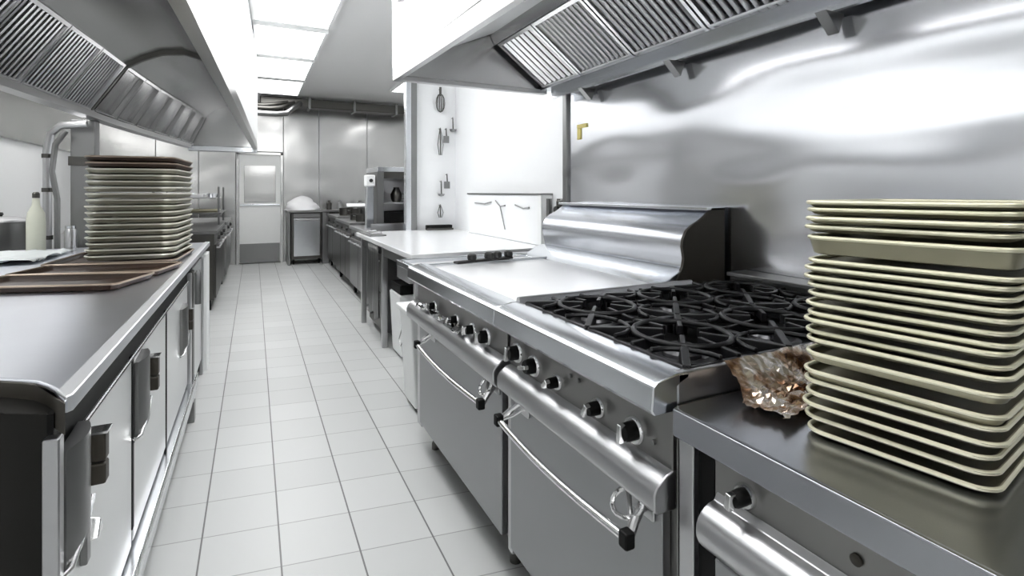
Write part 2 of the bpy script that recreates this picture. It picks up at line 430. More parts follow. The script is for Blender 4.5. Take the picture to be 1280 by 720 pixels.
# ------------------------------------------------------------------ ceiling lights
LP = [(.36,9.3),(.36,7.9),(.36,6.5),(.36,5.1)]
WH = ['farthest','second farthest','third farthest','nearest in view']
for i, (x, y) in enumerate(LP):
    t = thing('ceiling_light', (x,y,H), 'bright white panel light on the aisle ceiling, %s of the row' % WH[i], 'ceiling light', 'panel lights along the aisle ceiling')
    m = MB(); m.box(x-.36,x+.36,y-.63,y-.6,H-.05,H); m.box(x-.36,x+.36,y+.6,y+.63,H-.05,H); m.box(x-.36,x-.33,y-.6,y+.6,H-.05,H); m.box(x+.33,x+.36,y-.6,y+.6,H-.05,H)
    m.build('light_frame', 'white', t)
    MB().box(x-.33,x+.33,y-.6,y+.6,H-.035,H-.01).build('diffuser', 'lamp', t)
for j, (x, y, w_, l) in enumerate([(.36,3.6,.33,.6),(.36,2.0,.33,.6),(.36,.4,.33,.6),(.36,-1.1,.33,.6),(-1.9,7.5,.3,.9),(-1.9,4.2,.3,.9),(-1.9,1.2,.3,.9),(2.4,8.2,.3,.6)]):  # unseen lights added to light the room and brighten the left wall
    t = thing('ceiling_light', (x,y,H), 'unseen white panel light added on the kitchen ceiling to light the room', 'ceiling light', 'added panel lights out of view')
    m = MB(); m.box(x-w_-.03,x+w_+.03,y-l-.03,y-l,H-.05,H); m.box(x-w_-.03,x+w_+.03,y+l,y+l+.03,H-.05,H); m.box(x-w_-.03,x-w_,y-l,y+l,H-.05,H); m.box(x+w_,x+w_+.03,y-l,y+l,H-.05,H)
    m.build('light_frame', 'white', t)
    MB().box(x-w_,x+w_,y-l,y+l,H-.035,H-.01).build('diffuser', 'lamp', t)

# pipes and duct at the far ceiling
t = thing('duct', (1.6,10.3,2.95), 'dark duct running across the ceiling at the far wall', 'duct')
MB().box(.1,3.2,10.2,10.5,2.90,3.06).build('duct_body', 'dark', t, bevel=.02)
for x in (.9,1.7,2.5): MB().box(x,x+.04,10.17,10.53,2.87,3.08).build('duct_flange', 'mid', t, bevel=.004)
for k, (z, y0, dx, lab) in enumerate([(2.86,10.0,.0,'upper dark pipe bending towards the duct at the far left ceiling'),(2.78,9.8,.1,'middle dark pipe bending towards the duct at the far left ceiling'),(2.66,9.6,.2,'lowest and palest pipe bending up at the far left ceiling')]):
    m = MB(); m.tube([(-.6,y0,z),(.15+dx,y0,z),(.30+dx,y0+.05,z+.03),(.55+dx,10.15,2.96)], .035 if k < 2 else .045, 10)
    tag(m.build('ceiling_pipe', 'dark' if k < 2 else 'mid'), lab, 'pipe', 'pipes under the far ceiling')

# ------------------------------------------------------------------ appliances on the right
def knob(parent, x, y, z, r=.026, style=0):
    b = MB().lathe([(r*1.25,0),(r*1.25,-.004),(r*1.1,-.010)], (x,y,z), 'x', 24).build('knob', 'chrome', parent)
    MB().lathe([(r*.85,-.008),(r*.80,-.030),(r*.68,-.036)], (x,y,z), 'x', 20).build('knob_grip', 'black', b)
    m = MB(); an = style; c_, s_ = math.cos(an), math.sin(an)
    w_, l = .006, r*.85
    pts = []
    for dx in (-.034,-.050):
        for (a, bb) in ((-w_,-l),(w_,-l),(w_,l),(-w_,l)): pts.append((x+dx, y+a*c_-bb*s_, z+a*s_+bb*c_))
    m.hexa(pts); m.build('knob_pointer', 'chrome', b, bevel=.002)
    return b

def oven_door(parent, y0, y1, z0, z1, hz, hy0, hy1, xh=.705):
    dr = MB().box(.775,.80,y0,y1,z0,z1).build('oven_door', 'door', parent, bevel=.004)
    m = MB(); n = 9; pts = []
    for i in range(n):
        t = i/(n-1); yy = lerp(hy0,hy1,t); bow = .012*math.sin(math.pi*t)
        pts.append((xh-bow, yy, hz-.006*math.sin(math.pi*t)))
    m.tube(pts, .0095, 12); m.build('handle', 'chrome', dr)
    for yy in (hy0, hy1):
        m = MB(); s_ = 1 if yy == hy0 else -1
        m.box(xh-.013,xh+.013,yy-.014,yy+.014,hz-.018,hz+.018)
        m.build('handle_end', 'black', dr, bevel=.005)
        m = MB(); c0 = yy+.035*s_
        loop = [(.772-.028*abs(math.sin(a))*1.0, yy+.045*s_+.045*math.cos(a)*1.0, hz+.022+.02*math.sin(a)) for a in [k*math.pi/6 for k in range(12)]]
        m.tube([(xh+.008,yy,hz),(xh+.03,yy+.01*s_,hz+.022),(.775,yy+.025*s_,hz+.05)], .010, 10)
        m.tube([(xh+.008,yy,hz),(.74,yy+.03*s_,hz+.018),(.76,yy+.06*s_,hz+.045),(.775,yy+.085*s_,hz+.058)], .006, 10)
        m.build('handle_bracket', 'mid' if s_ > 0 else 'chrome', dr)
        if s_ > 0:
            MB().tube([(.748+.012*math.sin(q_*math.pi/8), yy+.052+.050*math.cos(q_*math.pi/8), hz+.038-.018*math.cos(q_*math.pi/8)+.030*math.sin(q_*math.pi/8)) for q_ in range(16)], .006, 8, closed=True).build('bracket_ring', 'chrome', dr)
        MB().box(.768,.776,min(c0-.045,c0+.045),max(c0-.045,c0+.045),hz+.02,hz+.085).build('bracket_plate','steel',dr,bevel=.004)
    return dr

YB0, YB1, YG1 = .825, 1.612, 2.72
# --- six burner range
br = thing('gas_range', (1.3,1.2,0), 'stainless gas range with black cast iron burner grates beside the griddle', 'gas range')
m = MB(); m.box(.80,1.86,YB0,YB1-.004,.14,.90); m.build('body', 'panel', br, bevel=.003)
m = MB(); m.box(.815,.84,YB0+.01,YB1-.01,.72,.885)
m = MB(); m.prism([(.79,.73),(.80,.73),(.80,.895),(.79,.895)], YB0+.004, YB1-.012); m.build('control_panel', 'panel', br, bevel=.002)
# front rail of the top
fr_prof = [(.738,.952),(.728,.944),(.726,.895),(.736,.885),(.79,.885),(.80,.895),(.80,.945),(.84,.963),(.80,.966),(.76,.963)]
fr_prof = [(.745,.958),(.733,.948),(.730,.900),(.738,.888),(.80,.888),(.80,.94),(.835,.955),(.835,.966),(.80,.968)]
MB().prism(fr_prof, YB0, YB1-.002).build('front_rail', 'bright', br, bevel=.004)
ledge = [(.80,.765),(.772,.758),(.745,.737),(.738,.722),(.738,.690),(.748,.680),(.80,.680)]
MB().prism(ledge, YB0+.002, YB1-.01).build('ledge', 'steel', br, bevel=.005)
# side rim + splash between griddle and burners, near side rim, back guard
m = MB(); m.box(.80,1.86,YB0,YB0+.022,.90,.968); m.build('side_rim', 'steel', br, bevel=.005)
MB().box(.80,1.86,YB0+.02,YB1-.02,.895,.915).build('burner_tray', 'black', br, bevel=.004)
m = MB(); m.box(1.84,1.94,YB0,YB1-.02,.90,1.0); m.box(1.82,1.94,YB0,YB1-.02,.99,1.008); m.build('back_guard', 'mid', br, bevel=.004)
for (yy, zz, s_, st) in [(1.545,.815,.028,.2),(1.43,.805,.028,1.3),(1.29,.80,.019,.8),(1.09,.80,.021,.5),(.95,.80,.026,.1)]:
    knob(br, .79, yy, zz, s_, st)
for (yy, zz) in [(1.22,.84),(1.18,.84),(.885,.80)]: MB().lathe([(.006,0),(.006,-.006),(.004,-.008)], (.79,yy,zz), 'x', 12).build('screw', 'mid', br)
oven_door(br, YB0+.02, YB1-.04, .15, .672, .618, .875, 1.515)
MB().box(.785,.81,YB1-.036,YB1,.12,.672).build('side_post', 'steel', br, bevel=.004)
for (x, y) in [(.86,.9),(.86,1.53),(1.78,.9),(1.78,1.53)]: MB().lathe([(.022,0),(.022,.03),(.016,.04),(.016,.15)], (x,y,0), 'z', 12).build('leg', 'dark', br)

# burners and grates
def arc(cx, cy, r, a0, a1, z, n=12, zf=None): return [(cx+r*math.cos(lerp(a0,a1,i/n)), cy+r*math.sin(lerp(a0,a1,i/n)), z) for i in range(n+1)]
def bar(m, p, q_, w_, h):
    p, q_ = Vector(p), Vector(q_); d_ = (q_-p); d2 = Vector((d_.x,d_.y,0)).normalized(); s = Vector((-d2.y,d2.x,0))*w_/2
    up = Vector((0,0,h))
    m.hexa([p-s-up,p+s-up,q_+s-up,q_-s-up,p-s*.7,p+s*.7,q_+s*.7,q_-s*.7])
gx, gy = [1.005,1.340,1.675], [1.025,1.400]
for X in gx:
    for Y in gy:
        b = MB().lathe([(.085,0),(.088,.012),(.072,.016),(.060,.008),(.02,.008)], (X,Y,.915), 'z', 28).build('burner_bowl', 'burner', br)
        MB().lathe([(.050,0),(.052,.016),(.046,.024),(.018,.026),(.012,.020)], (X,Y,.918), 'z', 24).build('burner_head', 'burner', b)
        MB().lathe([(.035,0),(.036,.008),(.030,.012)], (X,Y,.940), 'z', 20).build('burner_cap', 'iron', b)
        g = MB(); hx, hy = .163, .183; zt = .978
        c_ = [(X-hx,Y-hy),(X+hx,Y-hy),(X+hx,Y+hy),(X-hx,Y+hy)]
        for (a, bb) in zip(c_, c_[1:]+c_[:1]): bar(g, (*a,zt-.008), (*bb,zt-.008), .018, .024)
        for (cx_, cy_) in c_:   # diagonal arms rising to a hub
            d_ = Vector((X-cx_, Y-cy_)); L = d_.length; d_ /= L
            p0 = (cx_,cy_,zt-.004); p1 = (cx_+d_.x*(L*.45),cy_+d_.y*(L*.45),zt+.006); p2 = (cx_+d_.x*(L-.045),cy_+d_.y*(L-.045),zt+.010)
            bar(g, p0, p1, .026, .028); bar(g, p1, p2, .018, .026)
        for (ax, ay) in ((1,0),(-1,0),(0,1),(0,-1)):   # straight fingers
            bar(g, (X+ax*hx,Y+ay*hy,zt), (X+ax*.062,Y+ay*.062,zt+.008), .017, .026)
        g.tube([(X+.118*math.cos(k*math.pi/12),Y+.128*math.sin(k*math.pi/12),zt+.002) for k in range(24)], .0085, 8, closed=True)
        for (cx_, cy_) in c_:   # curved corner webs
            sx, sy = (1 if X > cx_ else -1), (1 if Y > cy_ else -1)
            P_ = [(cx_+sx*.105*math.cos(q_*math.pi/12), cy_+sy*.115*math.sin(q_*math.pi/12), zt-.002) for q_ in range(7)]
            g.tube(P_, .007, 6)
        for (cx_, cy_) in c_:
            sx, sy = (1 if X > cx_ else -1), (1 if Y > cy_ else -1)
            g.lathe([(.010,0),(.010,.05)], (cx_+sx*.01,cy_+sy*.01,.914), 'z', 8)
        g.build('grate', 'iron', br, bevel=.0025)

# --- griddle range
gr = thing('griddle', (1.3,2.1,0), 'wide stainless griddle with bright flat plate and tall curved back splash', 'griddle')
MB().box(.80,1.90,YB1+.004,YG1,.14,.90).build('body', 'panel', gr, bevel=.003)
MB().prism([(.79,.73),(.80,.73),(.80,.895),(.79,.895)], YB1+.014, YG1-.004).build('control_panel', 'panel', gr, bevel=.002)
MB().prism(fr_prof, YB1+.002, YG1).build('front_rail', 'bright', gr, bevel=.004)
ledge_g = [(.80,.775),(.765,.768),(.740,.745),(.733,.728),(.735,.690),(.748,.675),(.80,.672)]
MB().prism(ledge_g, YB1+.012, YG1+.03).build('ledge', 'steel', gr, bevel=.005)
MB().box(.86,1.70,YB1+.03,2.70,.90,.950).build('griddle_plate', 'griddle', gr, bevel=.003)
m = MB(); m.box(.822,.86,YB1+.03,2.95,.90,.925); m.build('grease_gutter', 'mid', gr, bevel=.003)
m = MB(); m.prism([(YB1+.004,.90),(YB1+.032,.90),(YB1+.036,.972),(YB1+.026,.980),(YB1+.016,.978),(YB1+.008,.960)], .835, 1.66, axis='x'); m.build('side_splash', 'steel', gr, bevel=.003)
# far side rim with bevelled inner face and the extension to y 3
m = MB(); m.box(.74,1.92,YG1-.0,2.98,.86,.935); m.build('far_shelf', 'steel', gr, bevel=.004)
m = MB(); m.box(.84,1.66,2.70,2.73,.90,.962); m.box(.735,1.66,2.955,2.985,.93,.962); m.box(.735,.765,2.72,2.985,.93,.962); m.build('far_rim', 'bright', gr, bevel=.004)
MB().box(.765,1.66,2.73,2.955,.93,.938).build('far_plate', 'griddle', gr)
# apron slope from plate up to splash
MB().prism([(1.55,.945),(1.66,1.005),(1.70,1.01),(1.70,.90),(1.55,.90)], YB1+.09, 2.96).build('rear_apron', 'bright', gr, bevel=.003)
bs_prof = [(1.70,.90),(1.71,1.0),(1.695,1.06),(1.685,1.11),(1.69,1.145),(1.71,1.18),(1.745,1.205),(1.785,1.222),(1.83,1.25),(1.85,1.265),(1.87,1.268),(1.92,1.268),(1.92,.90)]
MB().prism(bs_prof, YB1+.10, 2.95).build('back_splash', 'guard', gr)
m = MB(); m.prism([(1.56,.90),(1.60,.935),(1.645,.975),(1.675,1.02)]+[(x-.012,z) for x,z in bs_prof[2:10]]+[(1.85,1.278),(1.93,1.278),(1.93,.90)], YB1+.085, YB1+.10)
m.build('splash_end_cap', 'brown', gr)
MB().box(1.82,1.93,YB1+.085,2.97,1.266,1.282).build('splash_top', 'bright', gr, bevel=.003)
for (yy, zz, s_, st) in [(2.42,.80,.020,.4),(2.12,.80,.020,.9),(1.935,.80,.022,.3),(1.80,.805,.028,.2)]: knob(gr, .79, yy, zz, s_, st)
oven_door(gr, YB1+.03, 2.64, .15, .665, .615, 1.665, 2.45)
MB().box(.785,.81,2.645,YG1,.12,.672).build('side_post', 'steel', gr, bevel=.004)
for (x, y) in [(.86,1.7),(.86,2.63),(1.78,1.7),(1.78,2.63)]: MB().lathe([(.022,0),(.022,.03),(.016,.04),(.016,.15)], (x,y,0), 'z', 12).build('leg', 'dark', gr)

# crumpled foil strip along the griddle knobs
def crumple(x0, x1, y0, y1, z, nx, ny, amp, seed):
    rnd = random.Random(seed); vs = []; fs = []
    for i in range(nx+1):
        for j in range(ny+1):
            vs.append((lerp(x0,x1,i/nx)+rnd.uniform(-1,1)*amp*.6, lerp(y0,y1,j/ny)+rnd.uniform(-1,1)*amp*.6, z+rnd.uniform(-.2,1)*amp))
    for i in range(nx):
        for j in range(ny):
            a = i*(ny+1)+j; fs.append((a,a+1,a+ny+2,a+ny+1))
    return vs, fs
vs, fs = crumple(.742,.785,1.98,2.60,.772,3,26,.014,3)
m = MB(); m.add(vs, fs); o = m.build('foil_scrap', 'chrome', smooth=False); s_ = o.modifiers.new('thick','SOLIDIFY'); s_.thickness = .0015
tag(o, 'crumpled silver foil scrap lying along the griddle knob ledge', 'foil')

# grill scraper tool on the griddle
t = thing('grill_brush', (1.18,2.75,.962), 'black grill brush with dark scrubbing blocks lying across the far griddle edge', 'brush')
m = MB(); a = Vector((.965,2.62,.965)); b = Vector((1.335,2.70,.965))
d_ = (b-a); n_ = Vector((-d_.y,d_.x,0)).normalized()*.022; up = Vector((0,0,.014))
m.hexa([a-n_,b-n_,b+n_,a+n_,a-n_+up,b-n_+up,b+n_+up,a+n_+up]); m.build('brush_back', 'rubber', t, bevel=.004)
for tt in (.28,.58,.74,.95):
    p = a+d_*tt; MB().lathe([(.022,0),(.026,.012),(.024,.03),(.014,.036)], (p.x,p.y,p.z+.012), 'z', 14).build('scrub_block', 'rubber', t)
m = MB(); m.tube([tuple(b+Vector((0,0,.012))), tuple(b+d_.normalized()*.12+Vector((0,0,.02)))], .005, 8); m.build('handle', 'chrome', t)

# --- near base unit under the tray stack
ZC = .905
ne = thing('chef_base', (1.3,.2,0), 'stainless worktop base unit with knobs under the right tray stack', 'worktop unit')
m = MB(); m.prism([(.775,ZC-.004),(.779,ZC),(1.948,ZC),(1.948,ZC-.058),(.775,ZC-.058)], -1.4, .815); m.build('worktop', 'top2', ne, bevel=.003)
MB().box(.83,1.94,-1.38,.76,.1,ZC-.06).build('body', 'panel', ne, bevel=.003)
m = MB(); m.box(.785,.83,.768,.808,.0,ZC-.06); m.build('front_post', 'steel', ne, bevel=.004)
MB().box(.80,.84,.728,.768,.1,ZC-.06).build('shadow_gap', 'black', ne)  # solid black block standing in for the shade inside the gap
MB().box(.80,.83,-1.38,.727,.745,ZC-.06).build('control_panel', 'panel', ne, bevel=.002)
ROUND = [(.80+.0, .775)]+[(.79-.047*math.cos(R(a)), .715+.045*math.sin(R(a))) for a in range(90,-91,-15)]+[(.80,.66)]
MB().prism(ROUND, -1.3, .722).build('ledge', 'steel', ne, bevel=.003)
MB().box(.785,.81,-.2,.715,.12,.655).build('cabinet_door', 'door', ne, bevel=.004)
for (yy, zz, s_, st) in [(.655,.800,.018,.1),(.395,.790,.024,.2),(.05,.79,.024,.2)]: knob(ne, .80, yy, zz, s_, st)
MB().lathe([(.009,0),(.009,-.004),(.006,-.006)], (.80,.462,.806), 'x', 14).build('indicator', 'brown', ne)
for (x, y) in [(.86,.7),(.86,-1.3)]: MB().lathe([(.022,0),(.016,.04),(.016,.12)], (x,y,0), 'z', 12).build('leg', 'dark', ne)

# foil sheet on it
vs, fs = [], []
rnd = random.Random(11); nx, ny = 30, 30
P4 = [Vector((.925,.815)), Vector((.885,.645)), Vector((1.25,.715)), Vector((1.30,.815))]
for i in range(nx+1):
    for j in range(ny+1):
        u_, v_ = i/nx, j/ny
        p = (P4[0]*(1-u_)+P4[3]*u_)*(1-v_)+(P4[1]*(1-u_)+P4[2]*u_)*v_
        e = 1-min(1, 8*min(u_,1-u_,v_,1-v_))
        cur = .018*math.sin(v_*9)*(1-u_)
        vs.append((p.x+cur+rnd.uniform(-.003,.003), p.y+rnd.uniform(-.003,.003), ZC+.004+.056*max(0,1-v_*3.2)**1.5+.012*e+(1-e)*rnd.uniform(0,.014)+rnd.uniform(0,.005)))
for i in range(nx):
    for j in range(ny):
        a = i*(ny+1)+j; fs.append((a,a+1,a+ny+2,a+ny+1))
o = MB().add(vs, fs).build('foil_sheet', 'foil', smooth=False); s_ = o.modifiers.new('thick','SOLIDIFY'); s_.thickness = .0012
tag(o, 'crumpled foil sheet with brown stains between the grates and right tray stack', 'foil')

# ------------------------------------------------------------------ sheet pans
def rrect(w, l, r, n=6):
    pts = []
    for (cx, cy, a0) in ((w/2-r,l/2-r,0),(-w/2+r,l/2-r,90),(-w/2+r,-l/2+r,180),(w/2-r,-l/2+r,270)):
        for k in range(n+1):
            a = R(a0+90*k/n); pts.append((cx+r*math.cos(a), cy+r*math.sin(a)))
    return pts
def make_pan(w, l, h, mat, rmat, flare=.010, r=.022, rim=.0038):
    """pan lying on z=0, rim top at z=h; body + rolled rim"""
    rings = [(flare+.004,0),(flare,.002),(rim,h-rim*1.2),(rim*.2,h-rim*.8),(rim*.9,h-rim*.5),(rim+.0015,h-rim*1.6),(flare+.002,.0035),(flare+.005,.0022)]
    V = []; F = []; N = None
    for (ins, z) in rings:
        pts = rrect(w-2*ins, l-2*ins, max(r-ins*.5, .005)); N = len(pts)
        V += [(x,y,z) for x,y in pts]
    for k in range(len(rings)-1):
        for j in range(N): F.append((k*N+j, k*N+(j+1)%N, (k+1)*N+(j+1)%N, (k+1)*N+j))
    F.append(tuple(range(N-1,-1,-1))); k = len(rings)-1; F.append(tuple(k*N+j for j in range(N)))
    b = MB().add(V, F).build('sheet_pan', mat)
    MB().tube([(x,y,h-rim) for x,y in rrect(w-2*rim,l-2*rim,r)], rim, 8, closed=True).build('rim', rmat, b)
    return b

# right stack (front side along the aisle edge)
RZ = [1.335,1.322,1.306,1.290,1.271,1.229,1.215,1.199,1.184,1.168,1.149,1.132,1.120,1.099,1.085,1.061,1.028,1.010,.988,.967,.943,.9195]
W_, L_ = .36, .275
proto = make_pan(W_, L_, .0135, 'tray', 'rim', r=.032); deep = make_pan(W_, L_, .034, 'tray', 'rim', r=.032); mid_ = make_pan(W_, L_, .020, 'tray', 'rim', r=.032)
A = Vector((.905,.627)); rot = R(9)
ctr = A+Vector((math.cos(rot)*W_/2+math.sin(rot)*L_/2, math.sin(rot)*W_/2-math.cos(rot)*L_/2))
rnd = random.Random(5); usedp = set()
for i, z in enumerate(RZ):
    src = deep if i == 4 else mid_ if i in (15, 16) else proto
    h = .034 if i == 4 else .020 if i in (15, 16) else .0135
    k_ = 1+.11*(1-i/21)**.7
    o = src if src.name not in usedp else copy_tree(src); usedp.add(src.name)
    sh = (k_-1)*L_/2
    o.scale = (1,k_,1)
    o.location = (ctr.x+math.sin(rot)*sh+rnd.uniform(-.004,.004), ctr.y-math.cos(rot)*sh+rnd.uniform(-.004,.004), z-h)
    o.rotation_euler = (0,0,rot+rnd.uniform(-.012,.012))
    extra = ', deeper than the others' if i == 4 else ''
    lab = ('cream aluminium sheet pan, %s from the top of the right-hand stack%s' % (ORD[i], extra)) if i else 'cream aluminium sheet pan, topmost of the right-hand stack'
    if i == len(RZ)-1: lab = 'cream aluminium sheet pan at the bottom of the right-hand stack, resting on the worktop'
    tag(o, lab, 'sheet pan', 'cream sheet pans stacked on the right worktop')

# ------------------------------------------------------------------ island counter on the left
ZI = .95
isl = thing('island_counter', (-.9,3.1,0), 'long stainless island counter with cabinet doors along the left of the aisle', 'counter')
topo = [(-.320,4.80),(-.322,1.30),(-.325,1.278),(-.345,1.318),(-.36,1.355),(-.38,1.389),(-.41,1.43),(-.439,1.455),(-.487,1.488),(-.62,1.57),(-1.5,2.0),(-1.52,4.70)]
m = MB(); m.poly(topo, ZI-.028, ZI); m.build('worktop', 'top', isl, bevel=.008, seg=3)
m = MB(); m.poly([(-.313,4.80),(-.317,1.30),(-.326,1.285),(-.352,1.335),(-.348,4.80)], ZI-.030, ZI+.004); m.build('edge_strip', 'edge', isl, bevel=.004)
m = MB(); ed = [(-.322,1.268),(-.345,1.306),(-.36,1.343),(-.38,1.377),(-.41,1.418),(-.439,1.443),(-.487,1.476),(-.62,1.558),(-1.5,1.988)]
in_ = [(x-.004,y+.014) for x,y in ed]
m.poly(ed+in_[::-1], ZI-.066, ZI-.004); m.build('end_lip', 'brown', isl, bevel=.008)
body = [(-.36,4.78),(-.36,1.32),(-.44,1.36),(-.56,1.50),(-1.47,2.02),(-1.47,4.68)]
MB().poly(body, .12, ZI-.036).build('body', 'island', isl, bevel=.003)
m = MB(); m.poly([(-.375,4.7),(-.375,1.38),(-.44,1.45),(-1.4,2.05),(-1.4,4.6)], 0, .12); m.build('plinth', 'black', isl)
MB().box(-.362,-.335,1.285,1.315,.0,ZI-.075).build('corner_post', 'steel', isl, bevel=.004)
MB().box(-.362,-.352,1.315,3.90,.815,ZI-.036).build('recess_shade', 'black', isl)  # black strip painting the shade of the recess under the worktop
m = MB(); m.tube([(-.343,1.3,.826),(-.343,3.95,.826)], .005, 8); m.build('edge_rail', 'chrome', isl)
m = MB(); m.prism([(-.36,.14),(-.315,.14),(-.310,.15),(-.310,.205),(-.318,.215),(-.36,.215)], 1.30, 3.78); m.build('base_rail', 'bright', isl, bevel=.004)
m = MB(); m.tube([(-.313,1.3,.218),(-.313,3.78,.218)], .005, 8); m.build('rail_bead', 'chrome', isl)
for i, (a, b) in enumerate([(1.32,2.005),(2.035,2.715),(2.745,3.55)]):
    dr = MB().box(-.362,-.345,a,b,.23,.822).build('cabinet_door', 'doorl', isl, bevel=.005)
    hy = [1.45,2.17,3.33][i]; hz = [.75,.715,.65][i]
    # curved latch plate
    m = MB(); n = 8; ps = []
    for k in range(n+1):
        t_ = k/n; ps.append((hy-.13+.13*t_, -.345+.012+.020*math.sin(math.pi*t_*.9)))
    pr = [(y, x) for y, x in ps]
    V = []; F = []
    for (y, x) in pr:
        tt = (y-(hy-.13))/.13
        V += [(x,y,hz-.155+.06*tt),(x,y,hz+.085+.01*tt),(-.346,y,hz+.085+.01*tt),(-.346,y,hz-.155+.06*tt)]
    for k in range(n):
        a0, b0 = 4*k, 4*(k+1)
        for q_ in range(4): F.append((a0+q_, b0+q_, b0+(q_+1)%4, a0+(q_+1)%4))
    F.append((3,2,1,0)); F.append(tuple(4*n+q_ for q_ in range(4)))
    MB().add(V, F).build('latch_plate', 'mid', dr)
    m = MB(); m.box(-.346,-.297,hy,hy+.035,hz-.055,hz-.008); m.box(-.346,-.297,hy,hy+.035,hz-.004,hz+.06)
    m.build('handle', 'brown', dr, bevel=.005)
    m = MB(); m.box(-.346,-.293,hy-.004,hy+.04,hz+.06,hz+.065); m.build('handle_top', 'chrome', dr)
    m = MB(); m.tube([(-.343,hy-.15,hz-.16),(-.325,hy-.13,hz-.15),(-.318,hy-.06,hz-.11),(-.318,hy-.005,hz-.07)], .005, 8); m.build('latch_lever', 'chrome', dr)
    if i == 0:
        MB().add([(-.344,1.50,.545),(-.344,1.56,.545),(-.344,1.53,.59),(-.322,1.505,.548),(-.322,1.555,.548),(-.322,1.53,.583)],[(0,1,2),(5,4,3),(0,3,4,1),(1,4,5,2),(2,5,3,0)]).build('catch', 'chrome', dr, bevel=.003)
        MB().box(-.345,-.331,1.455,1.485,.52,.64).build('hinge', 'mid', dr, bevel=.003)
MB().box(-.352,-.343,2.008,2.032,.28,.83).build('door_seam', 'black', isl)
MB().box(-.352,-.343,2.718,2.742,.2,.83).build('door_seam', 'black', isl)
for (y0, y1, mt) in [(3.60,3.70,'steel'),(3.74,3.84,'dark'),(4.45,4.52,'steel')]:
    MB().box(-.36,-.335,y0,y1,.0 if mt != 'dark' else .1,.86).build('end_post', mt, isl, bevel=.006)
MB().box(-.36,-.345,3.86,4.44,.12,.86).build('end_door', 'doorl', isl, bevel=.004)
MB().lathe([(.018,0),(.018,.20),(.010,.22)], (-.325,3.95,.62), 'z', 12).build('gas_valve', 'mid', isl)
MB().box(-.36,-.315,4.55,4.78,0,.88).build('end_panel', 'white', isl, bevel=.004)
m = MB(); m.box(-.36,-.31,3.55,3.62,0,.12); m.build('foot', 'mid', isl, bevel=.004)

# flat brown pans lying on the island
flat = make_pan(.62,.33,.030,'tray3','rim3', flare=.016, r=.03, rim=.0045)
spots = [(-.745,2.84,R(-17),.951,'dark brown sheet pan lying nearest on the island counter'),
         (-.67,3.18,R(-13),.951,'dark brown sheet pan lying between the nearest pan and the left stack')]
for i, (x, y, a, z, lab) in enumerate(spots):
    o = flat if i == 0 else copy_tree(flat)
    o.location = (x,y,z); o.rotation_euler = (0,0,a); tag(o, lab, 'sheet pan', 'brown sheet pans laid flat on the island')
o = make_pan(.60,.62,.030,'tray3','rim3', flare=.016, r=.03, rim=.0045); o.location = (-.66,3.71,.951); o.rotation_euler = (0,0,R(-3))
tag(o, 'dark brown sheet pan lying directly under the tall left stack', 'sheet pan', 'brown sheet pans laid flat on the island')
# tall left stack
pl = make_pan(.425,.62,.027,'tray2','rim2', flare=.014, r=.07, rim=.0048)
plb = make_pan(.425,.62,.027,'tray3','rim3', flare=.014, r=.07, rim=.0048)
rnd = random.Random(9); up_ = False; ub = False
NL = 17
for i in range(NL):
    z = 1.528-.0331*i
    if i < 2:
        o = plb if not ub else copy_tree(plb); ub = True; c_ = 'brown-tinted'
    else:
        o = pl if not up_ else copy_tree(pl); up_ = True; c_ = 'olive grey'
    o.location = (-.578+rnd.uniform(-.004,.004), 3.71+rnd.uniform(-.004,.004), z-.027+.015); o.rotation_euler = (0,0,R(-3)+rnd.uniform(-.01,.01))
    lab = '%s sheet pan, %s of the tall left stack' % (c_, ORD[i] if i == 0 else ORD[i]+' from the top')
    tag(o, lab, 'sheet pan', 'sheet pans in the tall stack on the island')

# pale papers / boards at the back left of the island
t = thing('plastic_wrap', (-1.3,4.1,.95), 'crumpled clear plastic sheeting at the back left corner of the island', 'plastic sheet')
vs, fs = crumple(-1.48,-1.08,3.75,4.42,ZI+.010,10,16,.02,4); o = MB().add(vs, fs).build('sheet', 'paper', t); o.modifiers.new('t','SOLIDIFY').thickness = .001

# pot at left, pipes, column
t = thing('stock_pot', (-1.78,5.6,0), 'grey cylindrical stock pot at the left edge beyond the island', 'pot')
m = MB().lathe([(.19,.78),(.195,.79),(.195,1.10),(.20,1.105),(.20,1.112),(.188,1.112)], (-1.84,5.6,0), 'z', 32); m.build('pot_body', 'mid', t)
MB().lathe([(.20,1.112),(.195,1.125),(.10,1.15),(.03,1.155)], (-1.84,5.6,0), 'z', 32).build('lid', 'steel', t)
MB().lathe([(.02,1.155),(.028,1.17),(.022,1.185)], (-1.84,5.6,0), 'z', 16).build('lid_knob', 'rubber', t)
t = thing('side_counter', (-1.9,5.6,0), 'pale low counter along the left wall carrying the stock pot', 'counter')
MB().box(-2.38,-1.42,5.0,9.6,.74,.778).build('worktop', 'steel', t, bevel=.005)
MB().box(-2.36,-1.46,5.04,9.56,.08,.74).build('body', 'mid', t, bevel=.004)
for (x, y) in [(-1.5,5.1),(-1.5,9.5)]: MB().lathe([(.02,0),(.02,.09)], (x,y,0), 'z', 10).build('leg', 'dark', t)

